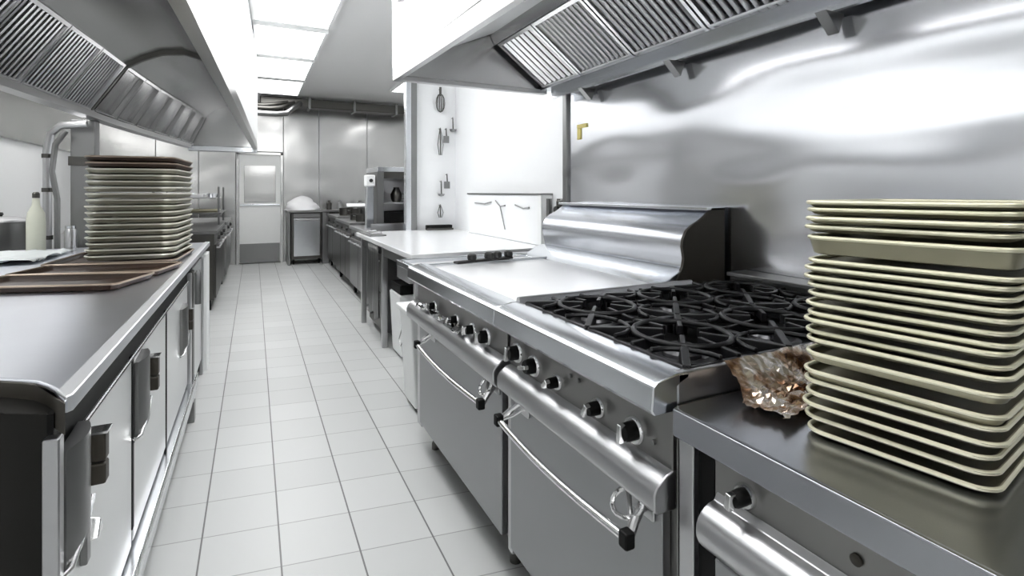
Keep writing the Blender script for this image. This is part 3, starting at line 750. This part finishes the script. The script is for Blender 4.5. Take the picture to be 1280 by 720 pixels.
t = thing('service_column', (-1.17,5.0,0), 'square stainless service column behind the left tray stack', 'column')
MB().box(-1.24,-1.09,5.0,5.14,0,1.9).build('casing', 'mid', t, bevel=.008)
MB().box(-1.25,-1.08,4.985,5.0,1.55,1.62).build('band', 'dark', t, bevel=.003)
t = thing('gas_pipe', (-1.4,4.95,.0), 'bundle of steel service pipes bending up to the left hood', 'pipe')
MB().tube([(-1.36,4.95,0),(-1.36,4.95,1.65),(-1.34,4.95,1.78),(-1.28,4.93,1.84),(-1.12,4.92,1.86)], .026, 10).build('pipe', 'steel', t)
MB().tube([(-1.29,4.90,0),(-1.29,4.90,1.30),(-1.32,4.90,1.50),(-1.30,4.90,1.70),(-1.24,4.90,1.80)], .018, 10).build('pipe', 'mid', t)
for z in (1.0,1.35,1.6): MB().lathe([(.034,0),(.034,.03)], (-1.36,4.95,z), 'z', 12).build('coupling', 'dark', t)
t = thing('bottle', (-1.28,4.55,ZI), 'tall cream plastic bottle beside the pipes at the back of the island', 'bottle')
MB().lathe([(.045,0),(.05,.01),(.05,.20),(.045,.26),(.022,.31),(.018,.36)], (-1.30,4.52,ZI), 'z', 20).build('bottle_body', 'cream', t)
MB().lathe([(.020,.36),(.020,.39),(.012,.40)], (-1.30,4.52,ZI), 'z', 16).build('bottle_cap', 'dark', t)
t = thing('glass_jar', (-1.13,4.6,ZI), 'small clear grey jar between the cream bottle and left tray stack', 'jar')
MB().lathe([(.035,0),(.035,.13),(.028,.15)], (-1.12,4.52,ZI), 'z', 18).build('jar_body', 'steel', t)
MB().lathe([(.030,.15),(.030,.17)], (-1.12,4.52,ZI), 'z', 18).build('jar_lid', 'bright', t)

# ------------------------------------------------------------------ dark units beyond the island
def base_unit(name, x0, x1, y0, y1, zt, label, cat, front, ndoor=2, mat='dark', topm='mid'):
    """front: +1 doors on +x face, -1 on -x face"""
    t = thing(name, ((x0+x1)/2,(y0+y1)/2,0), label, cat)
    MB().box(x0-.01,x1+.01,y0,y1,zt-.04,zt).build('worktop', topm, t, bevel=.006)
    fx = x1 if front > 0 else x0
    MB().box(x0+.02,x1-.02,y0+.01,y1-.01,.12,zt-.04).build('body', mat, t, bevel=.004)
    w_ = (y1-y0-.04)/ndoor
    for k in range(ndoor):
        a = y0+.02+w_*k
        xa, xb_ = sorted((fx-front*.022, fx+front*.002))
        dr = MB().box(xa,xb_,a+.01,a+w_-.01,.14,zt-.16).build('door', mat, t, bevel=.005)
        hx = fx+front*.03
        MB().tube([(fx,a+.08,zt-.20),(hx,a+.08,zt-.20),(hx,a+w_-.08,zt-.20),(fx,a+w_-.08,zt-.20)], .011, 8).build('handle', 'steel', dr)
        kn = MB().lathe([(.026,-.0),(.024,front*.03)], (fx,a+w_*.5,zt-.095), 'x', 14).build('knob', 'rubber', t)
    for yy in (y0+.06,y1-.06):
        for xx in (x0+.07,x1-.07): MB().lathe([(.02,0),(.02,.13)], (xx,yy,0), 'z', 8).build('leg', 'black', t)
    return t
base_unit('cooking_unit', -1.25, -.385, 6.8, 8.6, .91, 'dark cooking unit beyond the island, nearer of the two on the left side', 'cooking unit', 1, 3)
base_unit('cooking_unit', -1.25, -.36, 8.66, 10.3, .91, 'dark cooking unit near the far wall, farther of the two on the left side', 'cooking unit', 1, 2, mat='mid')
# shelf with tan tray above it
t = thing('overshelf', (-.8,8.6,.93), 'small wire shelf rack standing on the dark cooking units on the left', 'shelf')
for (x, y) in [(-1.15,8.0),(-.42,8.0),(-1.15,9.2),(-.42,9.2)]: MB().tube([(x,y,.912),(x,y,1.42)], .012, 8).build('upright', 'mid', t)
MB().box(-1.2,-.38,7.95,9.25,1.06,1.075).build('shelf', 'mid', t, bevel=.004); MB().box(-1.2,-.45,7.95,9.25,1.26,1.275).build('shelf', 'steel', t, bevel=.004)
o = make_pan(.72,.5,.035,'tray','rim', r=.03, rim=.006, flare=.015); o.location = (-.78,8.25,1.077); tag(o, 'tan sheet pan on the low shelf beyond the left tray stack', 'sheet pan')
o = make_pan(.62,.45,.045,'plastic','plastic', r=.03, rim=.006, flare=.015); o.name = 'shallow_tub'; o.location = (-.90,8.25,1.277); tag(o, 'white shallow tub on the upper shelf beyond the left tray stack', 'tub')
for k, (x, y) in enumerate([(-1.0,8.3),(-.8,8.35),(-.50,8.2)]):
    o = MB().lathe([(.05,0),(.075,.05),(.078,.055),(.07,.052),(.045,.008)], (0,0,0), 'z', 18).build('bowl', 'bright')
    o.location = (x,y,1.325 if k < 2 else 1.277); 
    if k < 2: o.location.z = 1.284
    tag(o, ['leftmost small steel bowl in the white tub','right small steel bowl in the white tub','small steel bowl beside the white tub on the upper shelf'][k], 'bowl', 'steel bowls on the upper shelf')

# ------------------------------------------------------------------ table on the right behind the griddle
tb = thing('work_table', (1.5,4.5,0), 'white-topped stainless work table behind the griddle on the right', 'table')
m = MB(); m.poly([(.945,3.42),(2.09,3.42),(2.09,5.58),(.955,5.58)], .89, .93); m.build('tabletop', 'table', tb, bevel=.006)
m = MB(); m.box(1.0,2.05,3.46,3.50,.80,.89); m.box(1.0,1.03,3.46,5.54,.80,.89); m.build('apron', 'mid', tb, bevel=.003)
for (x, y) in [(1.02,3.52),(2.02,3.52),(1.02,4.55),(1.02,5.5),(2.02,5.5)]: MB().box(x-.025,x+.025,y-.025,y+.025,0,.89).build('leg', 'steel', tb, bevel=.004)
MB().box(1.30,2.05,3.5,5.54,.22,.25).build('undershelf', 'mid', tb, bevel=.004)
MB().box(1.38,1.40,3.5,5.54,.25,.80).build('rear_panel', 'dark', tb)
# backsplash along right wall
bsx = thing('table_backsplash', (2.05,4.2,.93), 'low white panelled box with grey streaks against the wall on the table', 'wall panel')
MB().box(2.0,2.095,3.56,5.05,.932,1.325).build('front_panel', 'whitewall', bsx, bevel=.006)
MB().box(1.99,2.098,3.50,5.06,1.325,1.34).build('top_trim', 'mid', bsx, bevel=.003)
MB().box(1.99,2.097,3.50,3.56,.932,1.325).build('end_trim', 'white', bsx, bevel=.006)
for pp, rr in [([(1.995,4.85,1.24),(1.992,4.6,1.235),(1.992,4.45,1.255)],.007),([(1.992,4.35,1.27),(1.992,4.25,1.22),(1.992,4.15,1.23)],.006),([(1.992,4.25,1.215),(1.992,4.15,1.02)],.005),([(1.992,3.95,1.24),(1.992,3.8,1.215),(1.992,3.7,1.225)],.006)]:
    MB().tube(pp, rr, 6).build('streak', 'vein', bsx)
# pipes in the gap
t = thing('supply_pipe', (2.0,3.25,0), 'dark supply pipes rising in the gap between table and griddle splash', 'pipe')
for (x, y, r_, mt) in [(1.98,3.36,.022,'mid'),(2.03,3.28,.028,'dark'),(1.99,3.18,.02,'steel')]: MB().tube([(x,y,0),(x,y,1.30)], r_, 10).build('pipe', mt, t)
MB().box(1.94,2.06,3.14,3.20,1.18,1.29).build('valve', 'dark', t, bevel=.01)
MB().lathe([(.03,0),(.03,-.02)], (1.94,3.17,1.22), 'x', 12).build('valve_knob', 'rubber', t)
# yellow tag

t = thing('yellow_tag', (1.947,2.86,1.74), 'small yellow tag hanging on the steel wall near its left edge', 'tag')
MB().box(1.941,1.950,2.82,2.93,1.775,1.80).build('clip', 'yellow', t, bevel=.002); MB().box(1.943,1.950,2.89,2.93,1.70,1.775).build('strip', 'yellow', t, bevel=.002)

# dark marks on the partition wall, built as hanging utensil shapes
WY = 5.685
def hook(x, z, par):
    MB().tube([(x,5.70,z),(x,WY-.02,z),(x,WY-.03,z-.015),(x,WY-.03,z+.01)], .005, 6).build('hook', 'mid', par)
t = thing('whisk', (1.90,WY,2.5), 'dark mark shaped like a balloon whisk, highest on the white partition wall', 'whisk')
hook(1.90,2.52,t)
m = MB()
for k in range(6):
    a = math.pi*k/6; pts = []
    for j in range(13):
        q_ = math.pi*j/12*2-math.pi; pts.append((1.90+.052*math.sin(q_)*math.cos(a), WY-.035+.035*math.sin(q_)*math.sin(a), 2.36-.105*math.cos(q_)))
    m.tube(pts[:-1], .004, 5, closed=True)
m.build('wires', 'dark', t); MB().tube([(1.90,WY-.035,2.44),(1.90,WY-.035,2.54)], .014, 8).build('handle', 'dark', t)
def utensil(name, x, z, L, lab, cat, kind):
    t = thing(name, (x,WY,z), lab, cat); hook(x, z, t)
    MB().tube([(x,WY-.03,z),(x+.004,WY-.03,z-L)], [.006,.008], 8).build('handle', 'dark', t)
    if kind == 'ladle': MB().lathe([(.01,-.03),(.03,-.024),(.042,0),(.038,0),(.02,-.018)], (x,WY-.03-.005,z-L), 'z', 14).build('bowl', 'mid', t)
    if kind == 'turner': MB().box(x-.035,x+.035,WY-.034,WY-.028,z-L-.08,z-L).build('blade', 'mid', t, bevel=.003)
    if kind == 'tongs':
        MB().tube([(x-.004,WY-.03,z),(x-.03,WY-.03,z-L*.6),(x-.012,WY-.03,z-L)], .005, 6).build('arm', 'dark', t); MB().tube([(x+.004,WY-.03,z),(x+.035,WY-.03,z-L*.6),(x+.018,WY-.03,z-L)], .005, 6).build('arm', 'mid', t)
utensil('ladle', 2.05, 2.20, .13, 'dark ladle-shaped mark at the right of the whisk shape on the white partition', 'ladle', 'ladle')
utensil('tongs', 1.90, 2.07, .30, 'dark tongs-shaped mark under the whisk shape on the white partition', 'tongs', 'tongs')
utensil('turner', 1.97, 2.07, .08, 'small pale turner-shaped mark beside the tongs shape on the white partition', 'turner', 'turner')
utensil('ladle', 1.91, 1.47, .14, 'dark ladle-shaped mark in the lower middle of the white partition', 'ladle', 'ladle')
utensil('turner', 1.98, 1.55, .08, 'small pale turner-shaped mark above the lower ladle shape on the white partition', 'turner', 'turner')
utensil('tongs', 1.90, 1.20, .14, 'short dark tongs-shaped mark, lowest, just above the table', 'tongs', 'tongs')
t = thing('storage_box', (1.85,5.54,.93), 'black low box standing at the back of the table below the partition utensil shapes', 'box')
MB().box(1.70,1.99,5.50,5.575,.930,.985).build('box_body', 'black', t, bevel=.006); MB().box(1.69,2.0,5.492,5.50,.93,.95).build('box_lip', 'dark', t, bevel=.002)

# bins and buckets under the table
t = thing('waste_bin', (1.1,4.6,0), 'tall white bin with a dark opening under the table', 'bin')
V = []
def taper(m, cx, cy, w0, l0, w1, l1, z0, z1):
    m.hexa([(cx-w0,cy-l0,z0),(cx+w0,cy-l0,z0),(cx+w0,cy+l0,z0),(cx-w0,cy+l0,z0),(cx-w1,cy-l1,z1),(cx+w1,cy-l1,z1),(cx+w1,cy+l1,z1),(cx-w1,cy+l1,z1)])
m = MB(); taper(m, 1.16, 4.28, .10, .14, .12, .17, .02, .52); m.build('bin_body', 'plastic', t, bevel=.012)
m = MB(); m.box(1.05,1.27,4.12,4.44,.52,.60); m.build('bin_lid', 'black', t, bevel=.012)
t = thing('lidded_bucket', (1.14,3.85,0), 'round white lidded bucket under the near end of the table', 'bucket')
MB().lathe([(.10,0),(.115,.01),(.13,.36),(.135,.365)], (1.14,3.85,0), 'z', 28).build('bucket_body', 'plastic', t)
MB().lathe([(.145,.365),(.148,.385),(.14,.40),(.12,.405)], (1.14,3.85,0), 'z', 28).build('bucket_lid', 'white', t)
MB().tube([(1.0,3.85,.33),(.985,3.80,.24),(.985,3.85,.20),(.985,3.90,.24),(1.0,3.87,.33)], .004, 6).build('bail', 'mid', t)
t = thing('storage_tub', (1.0,3.25,0), 'white plastic tub standing between the griddle and the table', 'tub')
m = MB(); taper(m, 1.02, 3.22, .14, .12, .17, .14, .02, .60); m.build('tub_body', 'plastic', t, bevel=.015)
m = MB(); m.box(.83,1.21,3.06,3.38,.60,.63); m.build('tub_rim', 'white', t, bevel=.008)
t = thing('drawer_unit', (1.2,5.1,0), 'dark grey undercounter unit beneath the far half of the table', 'cabinet')
MB().box(1.08,1.36,4.80,5.45,.05,.78).build('body', 'mid', t, bevel=.004)
for k, (z0, z1) in enumerate([(.07,.40),(.42,.76)]):
    dr = MB().box(1.065,1.085,4.82,5.43,z0,z1).build('drawer', 'dark', t, bevel=.005)
    MB().tube([(1.07,4.95,z1-.06),(1.045,4.95,z1-.06),(1.045,5.30,z1-.06),(1.07,5.30,z1-.06)], .008, 8).build('handle', 'steel', dr)
t = thing('apron', (1.03,4.72,.5), 'dark grey cloth hanging from the aisle edge of the table', 'cloth')
vs, fs = [], []
for i in range(25):
    for j in range(9):
        yy = 4.62+.45*i/24; zz = .87-.62*j/8; vs.append((.975+.018*math.sin(i*1.3)*(j/8)+.004, yy, zz-.03*math.sin(i*.5)*(j/8)))
for i in range(24):
    for j in range(8):
        a = i*9+j; fs.append((a,a+1,a+10,a+9))
o = MB().add(vs, fs).build('cloth_sheet', 'mid', t); o.modifiers.new('t','SOLIDIFY').thickness = .004
t = thing('tool_tray', (1.0,5.3,.93), 'small tray of steel tools on the far aisle corner of the table', 'tray')
MB().box(.97,1.13,4.95,5.5,.932,.945).build('tray_base', 'mid', t, bevel=.004)
rnd = random.Random(2)
for k in range(6):
    y0 = 4.98+.07*k
    o = MB().tube([(-.055,0,0),(.02,.03,.001),(.06,.045,.002)], [.004,.004,.010], 6).build('serving_spoon', 'chrome'); o.location = (1.05,y0,.956); o.rotation_euler = (0,0,rnd.uniform(-.4,.2))
    tag(o, 'small steel serving utensil on the tray at the far corner of the work table', 'utensil', 'steel utensils on the far corner tray')
# ------------------------------------------------------------------ far right row
base_unit('cooking_unit', 1.16, 1.98, 6.0, 7.25, .90, 'dark base unit just beyond the work table on the right side of the aisle', 'cooking unit', -1, 2, mat='mid', topm='steel')
base_unit('cooking_unit', 1.18, 1.98, 7.3, 8.7, .93, 'dark base unit in the middle of the far right row', 'cooking unit', -1, 3, mat='dark')
base_unit('cooking_unit', 1.22, 2.1, 8.75, 10.1, .95, 'dark base unit nearest the far wall on the right side of the aisle', 'cooking unit', -1, 2, mat='dark')
ov = thing('countertop_oven', (1.7,6.8,.90), 'open-fronted stainless countertop oven on the unit beyond the table', 'oven')
MB().box(1.36,1.95,6.45,7.15,1.60,1.66).build('top_plate', 'bright', ov, bevel=.006)
MB().box(1.36,1.95,6.45,7.15,.90,.96).build('base', 'dark', ov, bevel=.004)
MB().box(1.36,1.44,6.45,7.15,.96,1.60).build('side_wall', 'mid', ov, bevel=.004)
MB().box(1.87,1.95,6.45,7.15,.96,1.60).build('side_wall', 'mid', ov, bevel=.004)
MB().box(1.44,1.87,7.10,7.15,.96,1.60).build('back_wall', 'steel', ov)
MB().box(1.44,1.87,6.45,7.10,1.20,1.22).build('rack', 'steel', ov, bevel=.003)
MB().box(1.44,1.87,6.46,6.50,1.52,1.60).build('control_strip', 'dark', ov, bevel=.003)
MB().box(1.44,1.87,6.46,6.9,.97,1.10).build('drip_drawer', 'black', ov, bevel=.004)
m = thing('jug', (1.66,6.75,1.22), 'dark round jug inside the open countertop oven', 'jug')
MB().lathe([(.05,0),(.07,.04),(.075,.10),(.05,.15),(.035,.18),(.04,.19)], (1.66,6.72,1.221), 'z', 20).build('jug_body', 'dark', m)
MB().tube([(1.735,6.72,1.33),(1.77,6.72,1.32),(1.77,6.72,1.27),(1.735,6.72,1.26)], .007, 6).build('handle', 'dark', m)
m = thing('dispenser', (1.3,6.6,.9), 'white dispenser standing left of the countertop oven', 'dispenser')
MB().box(1.24,1.33,6.5,6.62,.90,1.42).build('column', 'bright', m, bevel=.01); MB().box(1.23,1.34,6.46,6.63,1.42,1.56).build('head', 'white', m, bevel=.015); MB().lathe([(.022,0),(.022,-.015)], (1.285,6.46,1.49), 'y', 12).build('button', 'rubber', m)

o = MB().box(1.20,1.95,6.02,6.06,.90,.985).build('splash_guard', 'steel', bevel=.004); tag(o, 'low steel splash guard strip at the near edge of the unit beyond the table', 'splash guard')
o = make_pan(.45,.30,.02,'plastic','white', rim=.004); o.name = 'white_tray'; o.location = (1.6,8.9,1.12); o.rotation_euler = (R(8),0,R(-8))
tag(o, 'white shallow tray leaning on pots on the far right row', 'tray')
# pots and pans on the far right row and back counter
rnd = random.Random(21)
pots = [(1.40,7.6,.93,.10,.10),(1.66,7.7,.93,.12,.14),(1.42,8.15,.93,.11,.08),(1.75,8.25,.93,.13,.16),(1.50,8.78,.95,.09,.12),(1.74,8.88,.95,.10,.13),(1.45,9.4,.95,.12,.12),(1.82,9.5,.95,.14,.2),(1.55,9.85,.95,.10,.10)]
names = ['nearest the aisle at the front of','right behind the first pot on','low wide, in the middle of','tall, against the right end of','under the left end of the white tray on','under the right end of the white tray on','aisle-side near the far end of','tallest, near the far end of','farthest of the pots on']
for k, (x, y, z, r_, h) in enumerate(pots):
    t = thing('cooking_pot', (x,y,z), 'dark cooking pot, %s the far right row' % names[k], 'pot', 'pots on the far right row')
    MB().lathe([(r_*.95,0),(r_,.01),(r_,h),(r_*1.04,h+.004),(r_*.96,h+.004),(r_*.94,.02)], (x,y,z), 'z', 20).build('pot_body', 'mid' if k%2 else 'dark', t)
    MB().tube([(x-r_,y,z+h*.8),(x-r_-.03,y-.02,z+h*.85),(x-r_-.03,y+.02,z+h*.85),(x-r_,y+.03,z+h*.8)], .006, 6).build('handle', 'steel', t)
# back counter and dishwasher
t = thing('back_counter', (1.9,10.65,0), 'steel counter running along the far wall right of the door', 'counter')
MB().box(.55,3.25,10.32,10.965,.97,1.01).build('worktop', 'mid', t, bevel=.006)
MB().box(1.28,3.25,10.36,10.96,.1,.97).build('body', 'dark', t, bevel=.004)
MB().box(.56,.60,10.34,10.96,0,.97).build('side_panel', 'mid', t, bevel=.004)
MB().box(1.16,1.28,10.36,10.4,.0,.97).build('front_panel', 'mid', t, bevel=.004)
t = thing('dishwasher', (.9,10.6,0), 'undercounter dishwasher with pale blue steel door beside the far door', 'dishwasher')
MB().box(.62,1.15,10.40,10.95,.10,.96).build('body', 'dark', t, bevel=.004)
MB().box(.66,1.12,10.36,10.40,.16,.86).build('door', 'bright', t, bevel=.008)
MB().box(.66,1.12,10.37,10.40,.875,.95).build('control_strip', 'mid', t, bevel=.004)
MB().tube([(.70,10.36,.83),(.70,10.33,.83),(1.08,10.33,.83),(1.08,10.36,.83)], .010, 8).build('handle', 'mid', t)
for x in (.66,1.11): MB().lathe([(.02,0),(.02,.11)], (x,10.5,0), 'z', 10).build('foot', 'black', t)
# white cloth bundle
V = []; F = []; nn = 26; kk = 9
rnd = random.Random(3)
for i in range(kk+1):
    t_ = i/kk
    for j in range(nn):
        a = 2*math.pi*j/nn; r_ = (1-t_**1.6)**.6 if t_ < 1 else .02
        wob = 1+.08*math.sin(3*a+i)+.05*rnd.uniform(-1,1)
        V.append((.82+.30*max(r_,.02)*math.cos(a)*wob, 10.62+.22*max(r_,.02)*math.sin(a)*wob, 1.012+.27*t_))
for i in range(kk):
    for j in range(nn): F.append((i*nn+j, i*nn+(j+1)%nn, (i+1)*nn+(j+1)%nn, (i+1)*nn+j))
F.append(tuple(range(nn-1,-1,-1))); F.append(tuple(kk*nn+j for j in range(nn)))
tag(MB().add(V, F).build('cloth_bundle', 'cloth'), 'heap of white cloths on the counter above the dishwasher', 'cloth')
rnd = random.Random(8)
for k in range(7):
    x = 1.32+.19*k; h = rnd.choice([.12,.17,.22,.15]); r_ = rnd.choice([.04,.05,.06])
    o = MB().lathe([(r_,0),(r_,h*.75),(r_*.5,h*.85),(r_*.5,h),(r_*.3,h)], (0,0,0), 'z', 14).build('bottle', ['dark','steel','brown','mid'][k%4])
    o.location = (x,10.6+rnd.uniform(-.08,.08),1.01)
    tag(o, 'bottle on the far wall counter, %s from the left' % ['first','second','third','fourth','fifth','sixth','seventh'][k], 'bottle', 'bottles on the far wall counter')
# small vent + conduit on right soffit
t = thing('soffit_vent', (.77,3.0,2.8), 'small grey louvre high on the white soffit above the right hood', 'vent')
MB().box(.752,.768,2.90,3.02,2.46,2.72).build('vent_frame', 'mid', t, bevel=.003)
m = MB()
for k in range(5): m.box(.747,.753,2.91,3.01,2.49+.045*k,2.51+.045*k)
m.build('louvres', 'dark', t)

# ------------------------------------------------------------------ camera
cam = bpy.data.cameras.new('camera'); co = bpy.data.objects.new('camera', cam); COL.objects.link(co)
f_px = 650.; th = math.atan(323/f_px)
co.location = (0,0,1.35); co.rotation_euler = (R(90),0,-th)
cam.sensor_width = 36; cam.lens = f_px/1280*36; cam.shift_y = -120/1280; cam.clip_start = .02
SC.camera = co
w = bpy.data.worlds.new('world'); SC.world = w; w.use_nodes = True
w.node_tree.nodes['Background'].inputs['Color'].default_value = (1,1,1,1); w.node_tree.nodes['Background'].inputs['Strength'].default_value = .6
vs_ = SC.view_settings; vs_.view_transform = 'Standard'; vs_.look = 'None'; vs_.exposure = -.13; vs_.gamma = 1; vs_.use_curve_mapping = False
SC.cycles.max_bounces = 10; SC.cycles.diffuse_bounces = 6; SC.cycles.glossy_bounces = 6; SC.cycles.sample_clamp_indirect = 8
